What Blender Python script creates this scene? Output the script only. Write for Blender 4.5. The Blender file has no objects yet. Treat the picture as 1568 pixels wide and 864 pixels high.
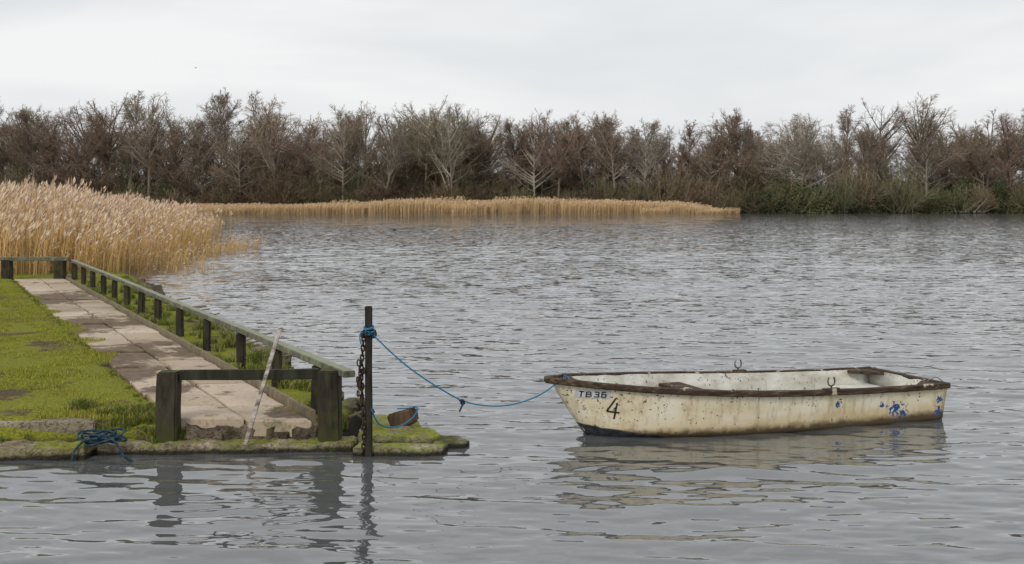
import bpy, bmesh, math, random
import numpy as np
from mathutils import Vector, noise, Matrix
random.seed(7); rng=np.random.default_rng(7)
scn=bpy.context.scene
COL=scn.collection

# ---------------------------------------------------------------- node helpers
class NT:
    def __init__(s,tree): s.t=tree; s.n=tree.nodes; s.l=tree.links
    def put(s,sock,v):
        if v is None: return
        if isinstance(v,bpy.types.NodeSocket): s.l.new(v,sock)
        else:
            if isinstance(v,(tuple,list)) and len(v)==3 and sock.type=='RGBA': v=(*v,1)
            sock.default_value=v
    def coord(s,k='Object'):
        return s.n.new('ShaderNodeTexCoord').outputs[k]
    def mapping(s,v,scale=(1,1,1),loc=(0,0,0),rot=(0,0,0)):
        m=s.n.new('ShaderNodeMapping'); s.put(m.inputs[0],v)
        m.inputs['Scale'].default_value=scale; m.inputs['Location'].default_value=loc; m.inputs['Rotation'].default_value=rot
        return m.outputs[0]
    def noise(s,v,scale=1,detail=3,rough=.55,dist=0,out=0):
        m=s.n.new('ShaderNodeTexNoise'); s.put(m.inputs['Vector'],v)
        m.inputs['Scale'].default_value=scale; m.inputs['Detail'].default_value=detail
        m.inputs['Roughness'].default_value=rough; m.inputs['Distortion'].default_value=dist
        return m.outputs[out]
    def ramp(s,f,stops):
        m=s.n.new('ShaderNodeValToRGB'); s.put(m.inputs[0],f); cr=m.color_ramp
        while len(cr.elements)<len(stops): cr.elements.new(.5)
        for e,(p,c) in zip(cr.elements,stops):
            e.position=p; e.color=(*c,1) if len(c)==3 else c
        return m.outputs[0]
    def step(s,f,a,b):
        m=s.n.new('ShaderNodeMapRange'); m.interpolation_type='SMOOTHSTEP'; s.put(m.inputs[0],f)
        m.inputs[1].default_value=a; m.inputs[2].default_value=b; return m.outputs[0]
    def mix(s,f,a,b,blend='MIX'):
        m=s.n.new('ShaderNodeMix'); m.data_type='RGBA'; m.blend_type=blend
        s.put(m.inputs[0],f); s.put(m.inputs[6],a); s.put(m.inputs[7],b); return m.outputs[2]
    def math(s,op,a,b=None,c=None):
        m=s.n.new('ShaderNodeMath'); m.operation=op; s.put(m.inputs[0],a); s.put(m.inputs[1],b)
        if c is not None: s.put(m.inputs[2],c)
        return m.outputs[0]
    def vmath(s,op,a,b=None):
        m=s.n.new('ShaderNodeVectorMath'); m.operation=op; s.put(m.inputs[0],a); s.put(m.inputs[1],b)
        return m.outputs[1] if op in('LENGTH','DISTANCE') else m.outputs[0]
    def sep(s,v):
        m=s.n.new('ShaderNodeSeparateXYZ'); s.put(m.inputs[0],v); return m.outputs
    def comb(s,x,y,z):
        m=s.n.new('ShaderNodeCombineXYZ'); s.put(m.inputs[0],x); s.put(m.inputs[1],y); s.put(m.inputs[2],z); return m.outputs[0]
    def bump(s,h,strength=.5,dist=.01):
        m=s.n.new('ShaderNodeBump'); s.put(m.inputs['Height'],h); m.inputs['Strength'].default_value=strength
        m.inputs['Distance'].default_value=dist; return m.outputs[0]
    def geo(s,k): return s.n.new('ShaderNodeNewGeometry').outputs[k]
    def rand(s): return s.n.new('ShaderNodeObjectInfo').outputs['Random']
def newmat(name,rough=.8,spec=.3):
    m=bpy.data.materials.new(name); m.use_nodes=True
    t=NT(m.node_tree); b=m.node_tree.nodes['Principled BSDF']
    b.inputs['Roughness'].default_value=rough
    b.inputs['Specular IOR Level'].default_value=spec
    t.b=b; return m,t

# ---------------------------------------------------------------- mesh helpers
def meshobj(name,verts,faces,mats=(),parent=None,matidx=None,smooth=False):
    me=bpy.data.meshes.new(name)
    if isinstance(verts,np.ndarray): verts=verts.tolist()
    me.from_pydata(verts,[],faces if isinstance(faces,list) else faces.tolist())
    for m in mats: me.materials.append(m)
    if matidx is not None: me.polygons.foreach_set('material_index',matidx)
    if smooth: me.polygons.foreach_set('use_smooth',[True]*len(me.polygons))
    me.update()
    o=bpy.data.objects.new(name,me); COL.objects.link(o)
    if parent: o.parent=parent
    return o
def empty(name,loc=(0,0,0)):
    o=bpy.data.objects.new(name,None); o.location=loc; COL.objects.link(o); return o
def inst(name,mesh,loc,rotz,scale,parent):
    o=bpy.data.objects.new(name,mesh); COL.objects.link(o); o.parent=parent
    o.location=loc; o.rotation_euler=(0,0,rotz); o.scale=scale if isinstance(scale,tuple) else (scale,)*3
    return o
def fix_normals(o):
    bm=bmesh.new(); bm.from_mesh(o.data); bmesh.ops.recalc_face_normals(bm,faces=bm.faces); bm.to_mesh(o.data); bm.free()
def rough_prism(name,poly,z0,z1,mat,parent=None,cell=.08,amp=.01,bev=.012,fs=4,seed=0):
    """extruded polygon, bevelled, subdivided and weathered with noise"""
    bm=bmesh.new(); vs=[bm.verts.new((p[0],p[1],z0)) for p in poly]
    f=bm.faces.new(vs); r=bmesh.ops.extrude_face_region(bm,geom=[f])
    for v in r['geom']:
        if isinstance(v,bmesh.types.BMVert): v.co.z=z1
    bmesh.ops.recalc_face_normals(bm,faces=bm.faces)
    if bev: bmesh.ops.bevel(bm,geom=list(bm.edges),offset=bev,segments=2,affect='EDGES')
    xs=[p[0] for p in poly]; ys=[p[1] for p in poly]
    for ax,(lo,hi) in enumerate(((min(xs),max(xs)),(min(ys),max(ys)))):
        n=int((hi-lo)/cell)
        for i in range(1,n):
            no=Vector((0,0,0)); no[ax]=1; co=Vector((0,0,0)); co[ax]=lo+(hi-lo)*i/n
            bmesh.ops.bisect_plane(bm,geom=list(bm.verts)+list(bm.edges)+list(bm.faces),plane_co=co,plane_no=no)
    for v in bm.verts:
        v.co+=amp*noise.noise_vector(v.co*fs+Vector((seed*7.1,seed,0)))+amp*.45*noise.noise_vector(v.co*fs*4+Vector((seed*7.1,seed,0)))
    me=bpy.data.meshes.new(name); bm.to_mesh(me); bm.free(); me.materials.append(mat)
    me.polygons.foreach_set('use_smooth',[True]*len(me.polygons))
    me.set_sharp_from_angle(angle=math.radians(30))
    o=bpy.data.objects.new(name,me); COL.objects.link(o); o.parent=parent
    return o
def beam(name,a,b,w,h,mat,parent=None,up=(0,0,1),amp=.004,bev=.006,segs=10,seed=0):
    """timber beam from a to b with w (side) and h (up) section, worn edges"""
    a=Vector(a); b=Vector(b); d=(b-a); L=d.length; d.normalize()
    upv=Vector(up); side=d.cross(upv).normalized(); u=side.cross(d).normalized()
    bm=bmesh.new(); bmesh.ops.create_cube(bm,size=1)
    for v in bm.verts: v.co=Vector((v.co.x*w,v.co.y*h,(v.co.z+.5)*L))
    bmesh.ops.bevel(bm,geom=list(bm.edges),offset=bev,segments=2,affect='EDGES')
    for i in range(1,segs):
        bmesh.ops.bisect_plane(bm,geom=list(bm.verts)+list(bm.edges)+list(bm.faces),plane_co=(0,0,L*i/segs),plane_no=(0,0,1))
    for v in bm.verts:
        q=v.co.copy(); v.co+=amp*noise.noise_vector(Vector((q.x*8,q.y*8,q.z*3))+Vector((seed*3.3,a.x,a.y)))
        c=v.co; v.co=a+side*c.x+u*c.y+d*c.z
    me=bpy.data.meshes.new(name); bmesh.ops.recalc_face_normals(bm,faces=bm.faces); bm.to_mesh(me); bm.free(); me.materials.append(mat)
    o=bpy.data.objects.new(name,me); COL.objects.link(o); o.parent=parent
    return o
def rope(name,pts,r,mat,parent=None,res=6):
    cu=bpy.data.curves.new(name,'CURVE'); cu.dimensions='3D'; cu.bevel_depth=r; cu.bevel_resolution=2; cu.resolution_u=res
    sp=cu.splines.new('NURBS'); sp.points.add(len(pts)-1)
    for p,q in zip(sp.points,pts): p.co=(*q,1)
    sp.use_endpoint_u=True; sp.order_u=3
    cu.materials.append(mat)
    o=bpy.data.objects.new(name,cu); COL.objects.link(o); o.parent=parent
    return o

# ---------------------------------------------------------------- materials
def wood_mat(name,c1,c2,moss,mossamt=.5,scale=1,basemoss=0):
    m,t=newmat(name,.85,.2); p=t.coord('Object')
    g=t.noise(t.mapping(p,(14,14,3)),scale,4,.65); c=t.ramp(g,[(.3,c1),(.7,c2)])
    nz=t.sep(t.geo('Normal'))[2]
    f=t.math('MULTIPLY',t.step(nz,.1,.9),mossamt)
    f=t.math('ADD',f,t.math('MULTIPLY',t.step(t.noise(p,5,4),.5,.72),mossamt))
    if basemoss:
        z=t.sep(t.geo('Position'))[2]
        f=t.math('ADD',f,t.math('MULTIPLY',t.step(t.math('ADD',z,t.math('MULTIPLY',t.noise(p,12,4),.25)),.42,.2),basemoss))
    c=t.mix(t.math('MINIMUM',f,1),c,moss)
    t.put(t.b.inputs['Base Color'],c); t.put(t.b.inputs['Normal'],t.bump(g,.6,.01)); return m
M_post=wood_mat('post_wood',(.013,.012,.009),(.065,.055,.038),(.06,.07,.016),.7,basemoss=.7)
M_rail=wood_mat('rail_wood',(.06,.06,.045),(.18,.18,.13),(.25,.27,.19),.8)  # grey-green growth; lit look of the rail's upward faces is painted in too
M_railf=wood_mat('front_rail_wood',(.015,.016,.011),(.045,.045,.032),(.05,.06,.03),.4)
M_edge=wood_mat('edging_wood',(.14,.11,.075),(.28,.23,.16),(.12,.13,.04),.25)
M_stump=wood_mat('rotten_wood',(.04,.026,.016),(.16,.11,.07),(.09,.08,.03),.25)
M_dark=wood_mat('pole_timber',(.012,.011,.010),(.045,.038,.03),(.05,.05,.03),.2)

def stone_mat(name,c1,c2,moss,a,b,sc=1):
    m,t=newmat(name,.9,.25); p=t.coord('Object')
    n1=t.noise(p,3*sc,6,.7); n2=t.noise(p,26*sc,3,.7)
    c=t.ramp(n1,[(.36,c1),(.64,c2)])
    c=t.mix(t.math('MULTIPLY',t.step(n2,.46,.66),.7),c,(.035,.028,.02))
    nz=t.step(t.sep(t.geo('Normal'))[2],-.5,.8)
    f=t.math('MULTIPLY',t.step(t.noise(p,3.3*sc,5,.75),a,b),nz)
    c=t.mix(f,c,t.ramp(t.noise(p,22,3,.7),[(.35,moss),(.7,tuple(v*2.2 for v in moss))]))
    z=t.sep(t.geo('Position'))[2]
    wet=t.math('SUBTRACT',1,t.step(t.math('ADD',z,t.math('MULTIPLY',t.noise(p,6,3),.05)),.045,.085))
    c=t.mix(t.math('MULTIPLY',wet,.92),c,(.012,.011,.008))
    t.put(t.b.inputs['Base Color'],c); t.put(t.b.inputs['Normal'],t.bump(t.math('ADD',n1,n2),1,.03)); return m
M_ledge=stone_mat('ledge_concrete',(.15,.115,.07),(.42,.36,.27),(.11,.12,.016),.47,.56)
M_slabm=stone_mat('mossy_slab',(.14,.12,.07),(.38,.34,.25),(.14,.15,.020),.42,.52)
M_rock=stone_mat('rock',(.07,.055,.038),(.26,.21,.16),(.08,.09,.015),.48,.60,1.5)
M_block=stone_mat('step_concrete',(.19,.155,.11),(.38,.33,.25),(.10,.11,.02),.54,.66)

# paving
M_pave,t=newmat('paving_concrete',.8,.3); p=t.geo('Position')
n1=t.noise(p,.9,5,.62); n2=t.noise(p,30,3,.7); isl=t.geo('Random Per Island')
c=t.ramp(n1,[(.25,(.23,.17,.12)),(.5,(.41,.325,.245)),(.75,(.58,.49,.39))])
c=t.mix(.4,c,t.ramp(isl,[(0,(.22,.165,.115)),(.5,(.42,.34,.25)),(1,(.60,.51,.41))]))
c=t.mix(t.math('MULTIPLY',t.step(n2,.50,.75),.65),c,(.13,.095,.06))
nm=t.noise(p,2.2,5,.7); px_,py_,pz_=t.sep(p)
mask=None
for (cx,cy,rx,ry) in ((-5.0,14.7,.9,1.2),(-4.4,13.3,.5,.8),(-6.8,18.2,.8,1.7),(-4.05,15.3,.5,.9),(-9.1,23,.8,2.0),(-3.5,12.2,.3,.5),(-2.0,10.9,.25,.3),(-6.0,19.4,.4,1.2)):
    dd=t.vmath('LENGTH',t.comb(t.math('DIVIDE',t.math('SUBTRACT',px_,cx),rx),t.math('DIVIDE',t.math('SUBTRACT',py_,cy),ry),0))
    f=t.math('SUBTRACT',1,t.step(t.math('ADD',dd,t.math('MULTIPLY',t.math('SUBTRACT',nm,.5),3.0)),.75,1.1))
    mask=f if mask is None else t.math('MAXIMUM',mask,f)
mud=t.math('MAXIMUM',mask,t.step(nm,.60,.68))
c=t.mix(t.math('MULTIPLY',mud,.92),c,t.ramp(t.noise(p,9,4),[(.3,(.05,.032,.018)),(.7,(.17,.115,.07))]))
c=t.mix(t.math('MULTIPLY',t.step(t.noise(p,3.1,5,.75),.55,.65),.6),c,(.11,.12,.03))
t.put(t.b.inputs['Base Color'],c); t.put(t.b.inputs['Normal'],t.bump(n2,.5,.006))

# bank soil / moss grass
M_bank,t=newmat('bank_turf',.95,.1); p=t.geo('Position')
n1=t.noise(p,1.1,5,.65); n2=t.noise(p,40,3,.7)
g=t.ramp(n2,[(.3,(.075,.082,.012)),(.55,(.215,.225,.028)),(.8,(.36,.34,.06))])
s=t.ramp(n2,[(.3,(.04,.03,.016)),(.7,(.17,.125,.08))])
c=t.mix(t.step(n1,.53,.60),g,s)
z=t.sep(p)[2]; c=t.mix(t.step(z,.14,.05),c,(.02,.016,.01))
t.put(t.b.inputs['Base Color'],c); t.put(t.b.inputs['Normal'],t.bump(n2,.9,.03))

M_grass,t=newmat('grass_blades',.7,.2); 
r=t.geo('Random Per Island')
c=t.ramp(r,[(0,(.09,.115,.014)),(.4,(.22,.25,.024)),(.8,(.36,.36,.045)),(1,(.48,.40,.15))])
c=t.mix(t.math('MULTIPLY',t.step(t.noise(t.geo('Position'),.7,4),.45,.65),.5),c,(.29,.25,.055))
t.put(t.b.inputs['Base Color'],c)
M_tuft,t=newmat('bank_grass',.7,.2); r=t.geo('Random Per Island')
t.put(t.b.inputs['Base Color'],t.ramp(r,[(0,(.05,.08,.010)),(.45,(.13,.18,.02)),(.75,(.25,.25,.05)),(1,(.52,.42,.22))]))

# reeds
def reedmat(name,h,pale=1):
    m,t=newmat(name,.7,.2); r=t.geo('Random Per Island')
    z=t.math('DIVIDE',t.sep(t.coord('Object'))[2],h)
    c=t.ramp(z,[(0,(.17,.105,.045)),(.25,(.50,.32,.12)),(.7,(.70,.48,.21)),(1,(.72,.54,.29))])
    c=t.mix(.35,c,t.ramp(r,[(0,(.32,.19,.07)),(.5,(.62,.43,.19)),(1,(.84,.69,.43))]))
    c=t.mix(t.math('MULTIPLY',t.rand(),.3),c,(.52,.30,.10))
    if pale!=1: c=t.mix(.3,c,(.72,.58,.42))  # distant stalks are mixed towards a pale tan
    t.put(t.b.inputs['Base Color'],c); return m
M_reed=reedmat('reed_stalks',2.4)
M_reedfar=reedmat('reed_stalks_distant',2.7,.98)
M_plume,t=newmat('reed_plume',.9,.1)
t.put(t.b.inputs['Base Color'],t.ramp(t.geo('Random Per Island'),[(0,(.38,.26,.17)),(.5,(.66,.51,.38)),(1,(.84,.72,.58))]))
M_plumef,t=newmat('reed_plume_distant',.9,.1)
t.put(t.b.inputs['Base Color'],t.ramp(t.geo('Random Per Island'),[(0,(.40,.27,.15)),(.5,(.66,.49,.31)),(1,(.80,.63,.44))]))

# trees; distance haze is put into their lightened colours
def treemat(name,stops,var):
    m,t=newmat(name,.9,.1)
    c=t.ramp(t.rand(),stops); c=t.mix(t.math('MULTIPLY',t.geo('Random Per Island'),var),c,(.37,.29,.23))
    t.put(t.b.inputs['Base Color'],c); return m
M_bark=treemat('tree_bark',[(0,(.12,.10,.075)),(.55,(.23,.205,.165)),(1,(.42,.39,.33))],.3)
M_twig=treemat('tree_twigs',[(0,(.16,.115,.085)),(.16,(.24,.145,.115)),(.32,(.21,.165,.085)),(.46,(.165,.14,.115)),(.6,(.26,.16,.125)),(.74,(.20,.18,.085)),(.88,(.23,.20,.165)),(1,(.18,.12,.095))],.35)
M_shrub=treemat('shrub_twigs',[(0,(.09,.065,.04)),(.35,(.15,.105,.06)),(.6,(.125,.125,.052)),(.8,(.11,.12,.05)),(1,(.20,.145,.085))],.25)
M_everg=treemat('evergreen_leaves',[(0,(.035,.05,.024)),(.6,(.065,.082,.036)),(1,(.115,.125,.05))],.12)

# rope / metal / chain
M_rope,t=newmat('blue_rope',.6,.3); w=t.n.new('ShaderNodeTexWave'); t.l.new(t.coord('Object'),w.inputs[0]); w.inputs['Scale'].default_value=28; w.bands_direction='DIAGONAL'
t.put(t.b.inputs['Base Color'],t.ramp(w.outputs[1],[(0,(.008,.09,.20)),(1,(.02,.24,.42))]))
M_ropeold,t=newmat('weathered_rope',.8,.2)
t.put(t.b.inputs['Base Color'],t.ramp(t.noise(t.coord('Object'),22,4),[(.3,(.008,.018,.03)),(.55,(.02,.05,.075)),(.75,(.09,.12,.09))]))
M_chain,t=newmat('rusty_chain',.65,.5); t.b.inputs['Metallic'].default_value=.5
t.put(t.b.inputs['Base Color'],t.ramp(t.noise(t.coord('Object'),30,4),[(.35,(.015,.012,.012)),(.65,(.08,.04,.025))]))
M_galv,t=newmat('weathered_metal',.55,.5); t.b.inputs['Metallic'].default_value=.3
n=t.noise(t.mapping(t.coord('Object'),(1,1,2)),9,5,.7)
t.put(t.b.inputs['Base Color'],t.ramp(n,[(.38,(.12,.085,.065)),(.52,(.34,.30,.27)),(.72,(.56,.54,.52))]))

# ---------------------------------------------------------------- WORLD, SUN, CAMERA
w=bpy.data.worlds.new('World'); scn.world=w; w.use_nodes=True
t=NT(w.node_tree); bg=w.node_tree.nodes['Background']
sky=t.n.new('ShaderNodeTexSky'); sky.sky_type='NISHITA'; sky.sun_disc=False
sky.sun_elevation=math.radians(40); sky.sun_rotation=math.radians(207); sky.air_density=1; sky.dust_density=3
d=t.coord('Generated')
cl=t.noise(t.mapping(d,(1.0,1.0,4.5)),1.9,4,.55,.3)
cc=t.ramp(cl,[(.32,(7.0,7.25,7.6)),(.52,(8.3,8.45,8.6)),(.66,(9.4,9.4,9.4))])
col=t.mix(.94,sky.outputs[0],cc)
t.put(bg.inputs[0],col); bg.inputs[1].default_value=.1
w.cycles.sampling_method='MANUAL'; w.cycles.sample_map_resolution=256
sun=bpy.data.lights.new('sun','SUN'); sun.energy=1.5; sun.angle=math.radians(16); sun.color=(1,.93,.82)
so=bpy.data.objects.new('sun',sun); COL.objects.link(so)
so.rotation_euler=Vector((.35,.69,-.63)).to_track_quat('-Z','Y').to_euler(); so.location=(-20,-40,40)

cam=bpy.data.cameras.new('camera'); co=bpy.data.objects.new('camera',cam); COL.objects.link(co)
co.location=(0,0,2.2); co.rotation_euler=(math.radians(90),0,0)
cam.sensor_width=36; cam.lens=41.33; cam.shift_y=-.0804; cam.clip_end=6000; cam.clip_start=.1
scn.camera=co
scn.view_settings.view_transform='Standard'; scn.view_settings.look='None'; scn.view_settings.exposure=0

# ---------------------------------------------------------------- GROUND (lake bed + far land, to the horizon)
xs=np.concatenate([np.linspace(-3000,-200,12),np.linspace(-170,170,60),np.linspace(200,3000,12)])
ys=np.concatenate([np.linspace(-1500,-50,6),np.linspace(-20,170,12),np.linspace(182,260,30),np.linspace(300,3500,12)])
V=[];F=[]
for j,y in enumerate(ys):
    for i,x in enumerate(xs):
        sh=190.5+1.2*math.sin(x*.11)+.8*math.sin(x*.37)
        k=max(0,min(1,(y-sh+1)/4)); z=-1.2+k*1.7+.3*k*noise.noise(Vector((x*.05,y*.05,0)))
        if y>260: z+=.004*(y-260)
        V.append((x,y,z))
n=len(xs)
F=[(j*n+i,j*n+i+1,(j+1)*n+i+1,(j+1)*n+i) for j in range(len(ys)-1) for i in range(n-1)]
M_gr,t=newmat('woodland_floor',.95,.1)
t.put(t.b.inputs['Base Color'],t.ramp(t.noise(t.geo('Position'),.4,5),[(.3,(.05,.037,.022)),(.7,(.13,.10,.055))]))
meshobj('ground',V,F,[M_gr],smooth=True)

# ---------------------------------------------------------------- WATER (real wave geometry)
M_wat,t=newmat('lake_water',.02,.5); t.b.inputs['IOR'].default_value=1.95
P=t.geo('Position')
mc=t.noise(t.mapping(P,(.40,1,1),rot=(0,0,.10)),8.5,2,.6,0,out=1)
far=t.step(t.sep(P)[1],11,32)
mv=t.vmath('SUBTRACT',mc,(.5,.5,.5)); mv=t.vmath('MULTIPLY',mv,t.comb(t.math('ADD',.12,t.math('MULTIPLY',far,.14)),t.math('ADD',.24,t.math('MULTIPLY',far,.50)),0))
t.put(t.b.inputs['Normal'],t.vmath('NORMALIZE',t.vmath('ADD',t.geo('Normal'),mv)))
t.b.inputs['Base Color'].default_value=(.088,.094,.098,1)
NR,NC=1200,760
ya=5.0*np.exp(np.linspace(0,math.log(189.5/5.0),NR)); ua=np.linspace(-.72,.72,NC)
WX=(ua[None,:]*(ya[:,None]+3)).astype(np.float64); WY=np.repeat(ya[:,None],NC,1)
dy=ya*(math.log(189.5/5.0)/NR)
wr_=np.random.default_rng(3); NW=76
lam=np.exp(wr_.uniform(math.log(.12),math.log(1.6),NW)); th_=wr_.normal(.06,.26,NW); ph_=wr_.uniform(0,6.28,NW)
kx=2*np.pi/lam*np.sin(th_); ky=2*np.pi/lam*np.cos(th_)
wt=np.where(lam>.8,.5,np.where(lam<.35,1.0,.85))
keepw=np.clip((lam[None,:]/dy[:,None]-2.5)/2.5,0,1)*wt[None,:]
nrm_=np.sqrt((wt**2).sum()/np.maximum((keepw**2).sum(1),1e-6)); nrm_=np.minimum(nrm_,1.3)
S=.085+.010*np.clip((ya-12)/25,0,1)
WZ=np.zeros_like(WX)
# two decorrelated wave groups with slow envelopes so that ripples come in patches
e1=.75+.4*np.sin(.33*WX+.9*np.sin(.21*WY))*np.sin(.41*WY+1.3+.7*np.sin(.17*WX))
e2=.75+.4*np.sin(.12*WX+2+.8*np.sin(.5*WY))*np.sin(.15*WY+.5)
for i in range(NW):
    a=np.sqrt(2/ (wt**2).sum())/ (2*np.pi/lam[i])
    WZ+=(a*S*nrm_*keepw[:,i])[:,None]*(e1 if i%2 else e2)*np.sin(kx[i]*WX+ky[i]*WY+ph_[i])
WZ=np.clip(WZ,-.17,.3)
nv=NR*NC
co_=np.empty((nv+4,3),np.float32); co_[:nv,0]=WX.ravel(); co_[:nv,1]=WY.ravel(); co_[:nv,2]=WZ.ravel()
co_[nv:]=[(-3000,-1500,-.18),(3000,-1500,-.18),(3000,3500,-.18),(-3000,3500,-.18)]
ii=np.arange(nv).reshape(NR,NC); Q=np.stack([ii[:-1,:-1],ii[:-1,1:],ii[1:,1:],ii[1:,:-1]],-1).reshape(-1,4)
Q=np.concatenate([Q,[[nv,nv+1,nv+2,nv+3]]]).astype(np.int32)
me=bpy.data.meshes.new('lake_water'); me.vertices.add(nv+4); me.vertices.foreach_set('co',co_.ravel())
me.loops.add(Q.size); me.loops.foreach_set('vertex_index',Q.ravel()); me.polygons.add(len(Q))
me.polygons.foreach_set('loop_start',np.arange(0,Q.size,4,dtype=np.int32))
me.polygons.foreach_set('use_smooth',np.ones(len(Q),bool)); me.update(calc_edges=True); me.materials.append(M_wat)
o=bpy.data.objects.new('lake_water',me); COL.objects.link(o)
del WX,WY,WZ,e1,e2,co_,Q

# ---------------------------------------------------------------- NEAR BANK
shore=[(-30,9.3),(-5.0,10.02),(-4.3,10.12),(-1.55,10.48),(-1.42,11.0),(-1.5,12.0),(-1.95,12.9),(-2.45,13.8),(-3.0,15.4),(-3.7,17.0),(-4.5,18.9),(-5.8,21.5),(-7.8,26),(-9.5,30.5),(-10.6,33),(-13,34.5),(-20,36),(-40,38),(-60,38),(-60,9)]
sp=np.array(shore)
def shoredist(X,Y):
    X=np.asarray(X,float); Y=np.asarray(Y,float)
    best=np.full(X.shape,1e9); inside=np.zeros(X.shape,bool)
    for i in range(len(sp)):
        a=sp[i]; b=sp[(i+1)%len(sp)]; ab=b-a
        tt=np.clip(((X-a[0])*ab[0]+(Y-a[1])*ab[1])/(ab@ab),0,1)
        best=np.minimum(best,np.hypot(X-a[0]-tt*ab[0],Y-a[1]-tt*ab[1]))
        c=((a[1]>Y)!=(b[1]>Y))&(X<(b[0]-a[0])*(Y-a[1])/(b[1]-a[1]+1e-12)+a[0]); inside^=c
    return np.where(inside,best,-best)
def pathR(y): return -1.76-.5*(y-10.42)
def pathL(y): return pathR(y)-1.25
def land_z(x,y,dist):
    k=max(0,min(1,(dist+.12)/.62)); k=k*k*(3-2*k)
    z=-.45+.45*max(0,min(1,(dist+.7)/.6)) if dist<-.1 else 0
    if dist>=-.1: z=-.02+k*.26
    nz=noise.noise(Vector((x*1.7,y*1.7,0)))*.05+noise.noise(Vector((x*6,y*6,2)))*.022
    inp= pathL(y)-.05<x<pathR(y)+.1 and y<29.3
    if inp: z=min(z,.20) 
    else:
        z+=nz*(1 if x>pathR(y) else .55)
        if x<pathL(y): z+=.015
    return z
gx=np.arange(-22,-.9,.1); gy=np.arange(9.2,38,.1)
GX,GY=np.meshgrid(gx,gy); D=shoredist(GX,GY)
Z=np.zeros_like(GX)
for j in range(GX.shape[0]):
    for i in range(GX.shape[1]): Z[j,i]=land_z(GX[j,i],GY[j,i],D[j,i])
V=np.stack([GX,GY,Z],-1).reshape(-1,3); n=len(gx)
idx=np.arange(len(gy)*n).reshape(len(gy),n)
keep=(D[:-1,:-1]>-1.0)
F=np.stack([idx[:-1,:-1],idx[:-1,1:],idx[1:,1:],idx[1:,:-1]],-1)[keep]
meshobj('grassy_bank',V,F,[M_bank],smooth=True)
def zat(x,y): return land_z(x,y,float(shoredist(x,y)))

# paved path
pv=[];pf=[]
def slab(cs,z0,z1,tilt):
    b=len(pv); cx=sum(c[0] for c in cs)/4; cy=sum(c[1] for c in cs)/4
    ins=.012
    for zz,sh in ((z0,0),(z1-.012,0),(z1,ins)):
        for (x,y) in cs:
            dx,dy=x-cx,y-cy; l=math.hypot(dx,dy); k=(l-sh)/l
            pv.append((cx+dx*k,cy+dy*k,zz+tilt[0]*dx+tilt[1]*dy))
    for a in (0,4):
        for i in range(4):
            j=(i+1)%4; pf.append((b+a+i,b+a+j,b+a+4+j,b+a+4+i))
    pf.append((b+8,b+9,b+10,b+11))
y=10.42; row=0
while y<29.0:
    L=random.uniform(.58,.74) if row else .72
    split=.48+random.uniform(-.015,.015)
    for c0,c1 in ((0,split),(split,1)):
        g=.011+random.random()*.014
        off=random.uniform(-.03,.03) if row else 0
        cs=[]
        for (cw,yy) in ((c1,y+g),(c0,y+g),(c0,y+L-g),(c1,y+L-g)):
            sk=.10*(1-cw)*min(1,row*.3)
            yy2=yy+sk+(off if row else 0); cw2=cw+(g/1.25 if cw==c0 else -g/1.25)
            cs.append((pathR(yy2)-1.25*cw2+random.uniform(-.008,.008),yy2+random.uniform(-.008,.008)))
        zt=.25+random.uniform(-.010,.010)
        slab(cs,.1,zt,(random.uniform(-.018,.018),random.uniform(-.016,.016)))
    y+=L; row+=1
o=meshobj('paved_path',pv,pf,[M_pave]); fix_normals(o)
# timber edging on the water side of the path
ed=empty('path_edging')
yy=10.6; k=0
while yy<28.5:
    y2=yy+2.35
    beam('board_%d'%k,(pathR(yy)+.06,yy,.245),(pathR(y2)+.06,y2,.245),.055,.11,M_edge,ed,seed=k); yy=y2+.02; k+=1

# concrete ledge and blocks
rough_prism('concrete_ledge',[(-5.6,9.72),(-3.62,9.98),(-3.60,10.30),(-5.6,10.12)],-.4,.10,M_ledge,amp=.034,cell=.04,bev=.008,fs=5,seed=1)
rough_prism('concrete_ledge',[(-3.58,10.10),(-1.38,10.27),(-1.40,10.50),(-3.58,10.36)],-.4,.085,M_ledge,amp=.034,cell=.04,bev=.008,fs=5,seed=2)
rough_prism('concrete_step',[(-5.8,10.33),(-3.70,10.40),(-3.74,10.78),(-5.8,10.75)],.02,.235,M_block,amp=.012,cell=.06,bev=.012,seed=3)
# slabs at the corner
sl=empty('mossy_landing_slabs')
rough_prism('slab_1',[(-1.36,10.05),(-.60,10.10),(-.56,10.32),(-1.34,10.38)],-.5,.065,M_slabm,sl,amp=.02,cell=.04,bev=.008,seed=4)
rough_prism('slab_2',[(-1.38,10.50),(-.74,10.44),(-.64,10.60),(-.76,10.98),(-1.38,10.95)],-.5,.085,M_slabm,sl,amp=.022,cell=.04,bev=.008,seed=5)
rough_prism('slab_3',[(-1.42,11.02),(-.82,11.02),(-.95,11.5),(-1.45,11.7)],-.5,.07,M_slabm,sl,amp=.02,cell=.05,bev=.008,seed=6)
rough_prism('slab_4',[(-.70,10.40),(-.42,10.40),(-.38,10.56),(-.50,10.80),(-.70,10.80)],-.5,.038,M_slabm,sl,amp=.014,cell=.04,bev=.008,seed=8)

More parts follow.
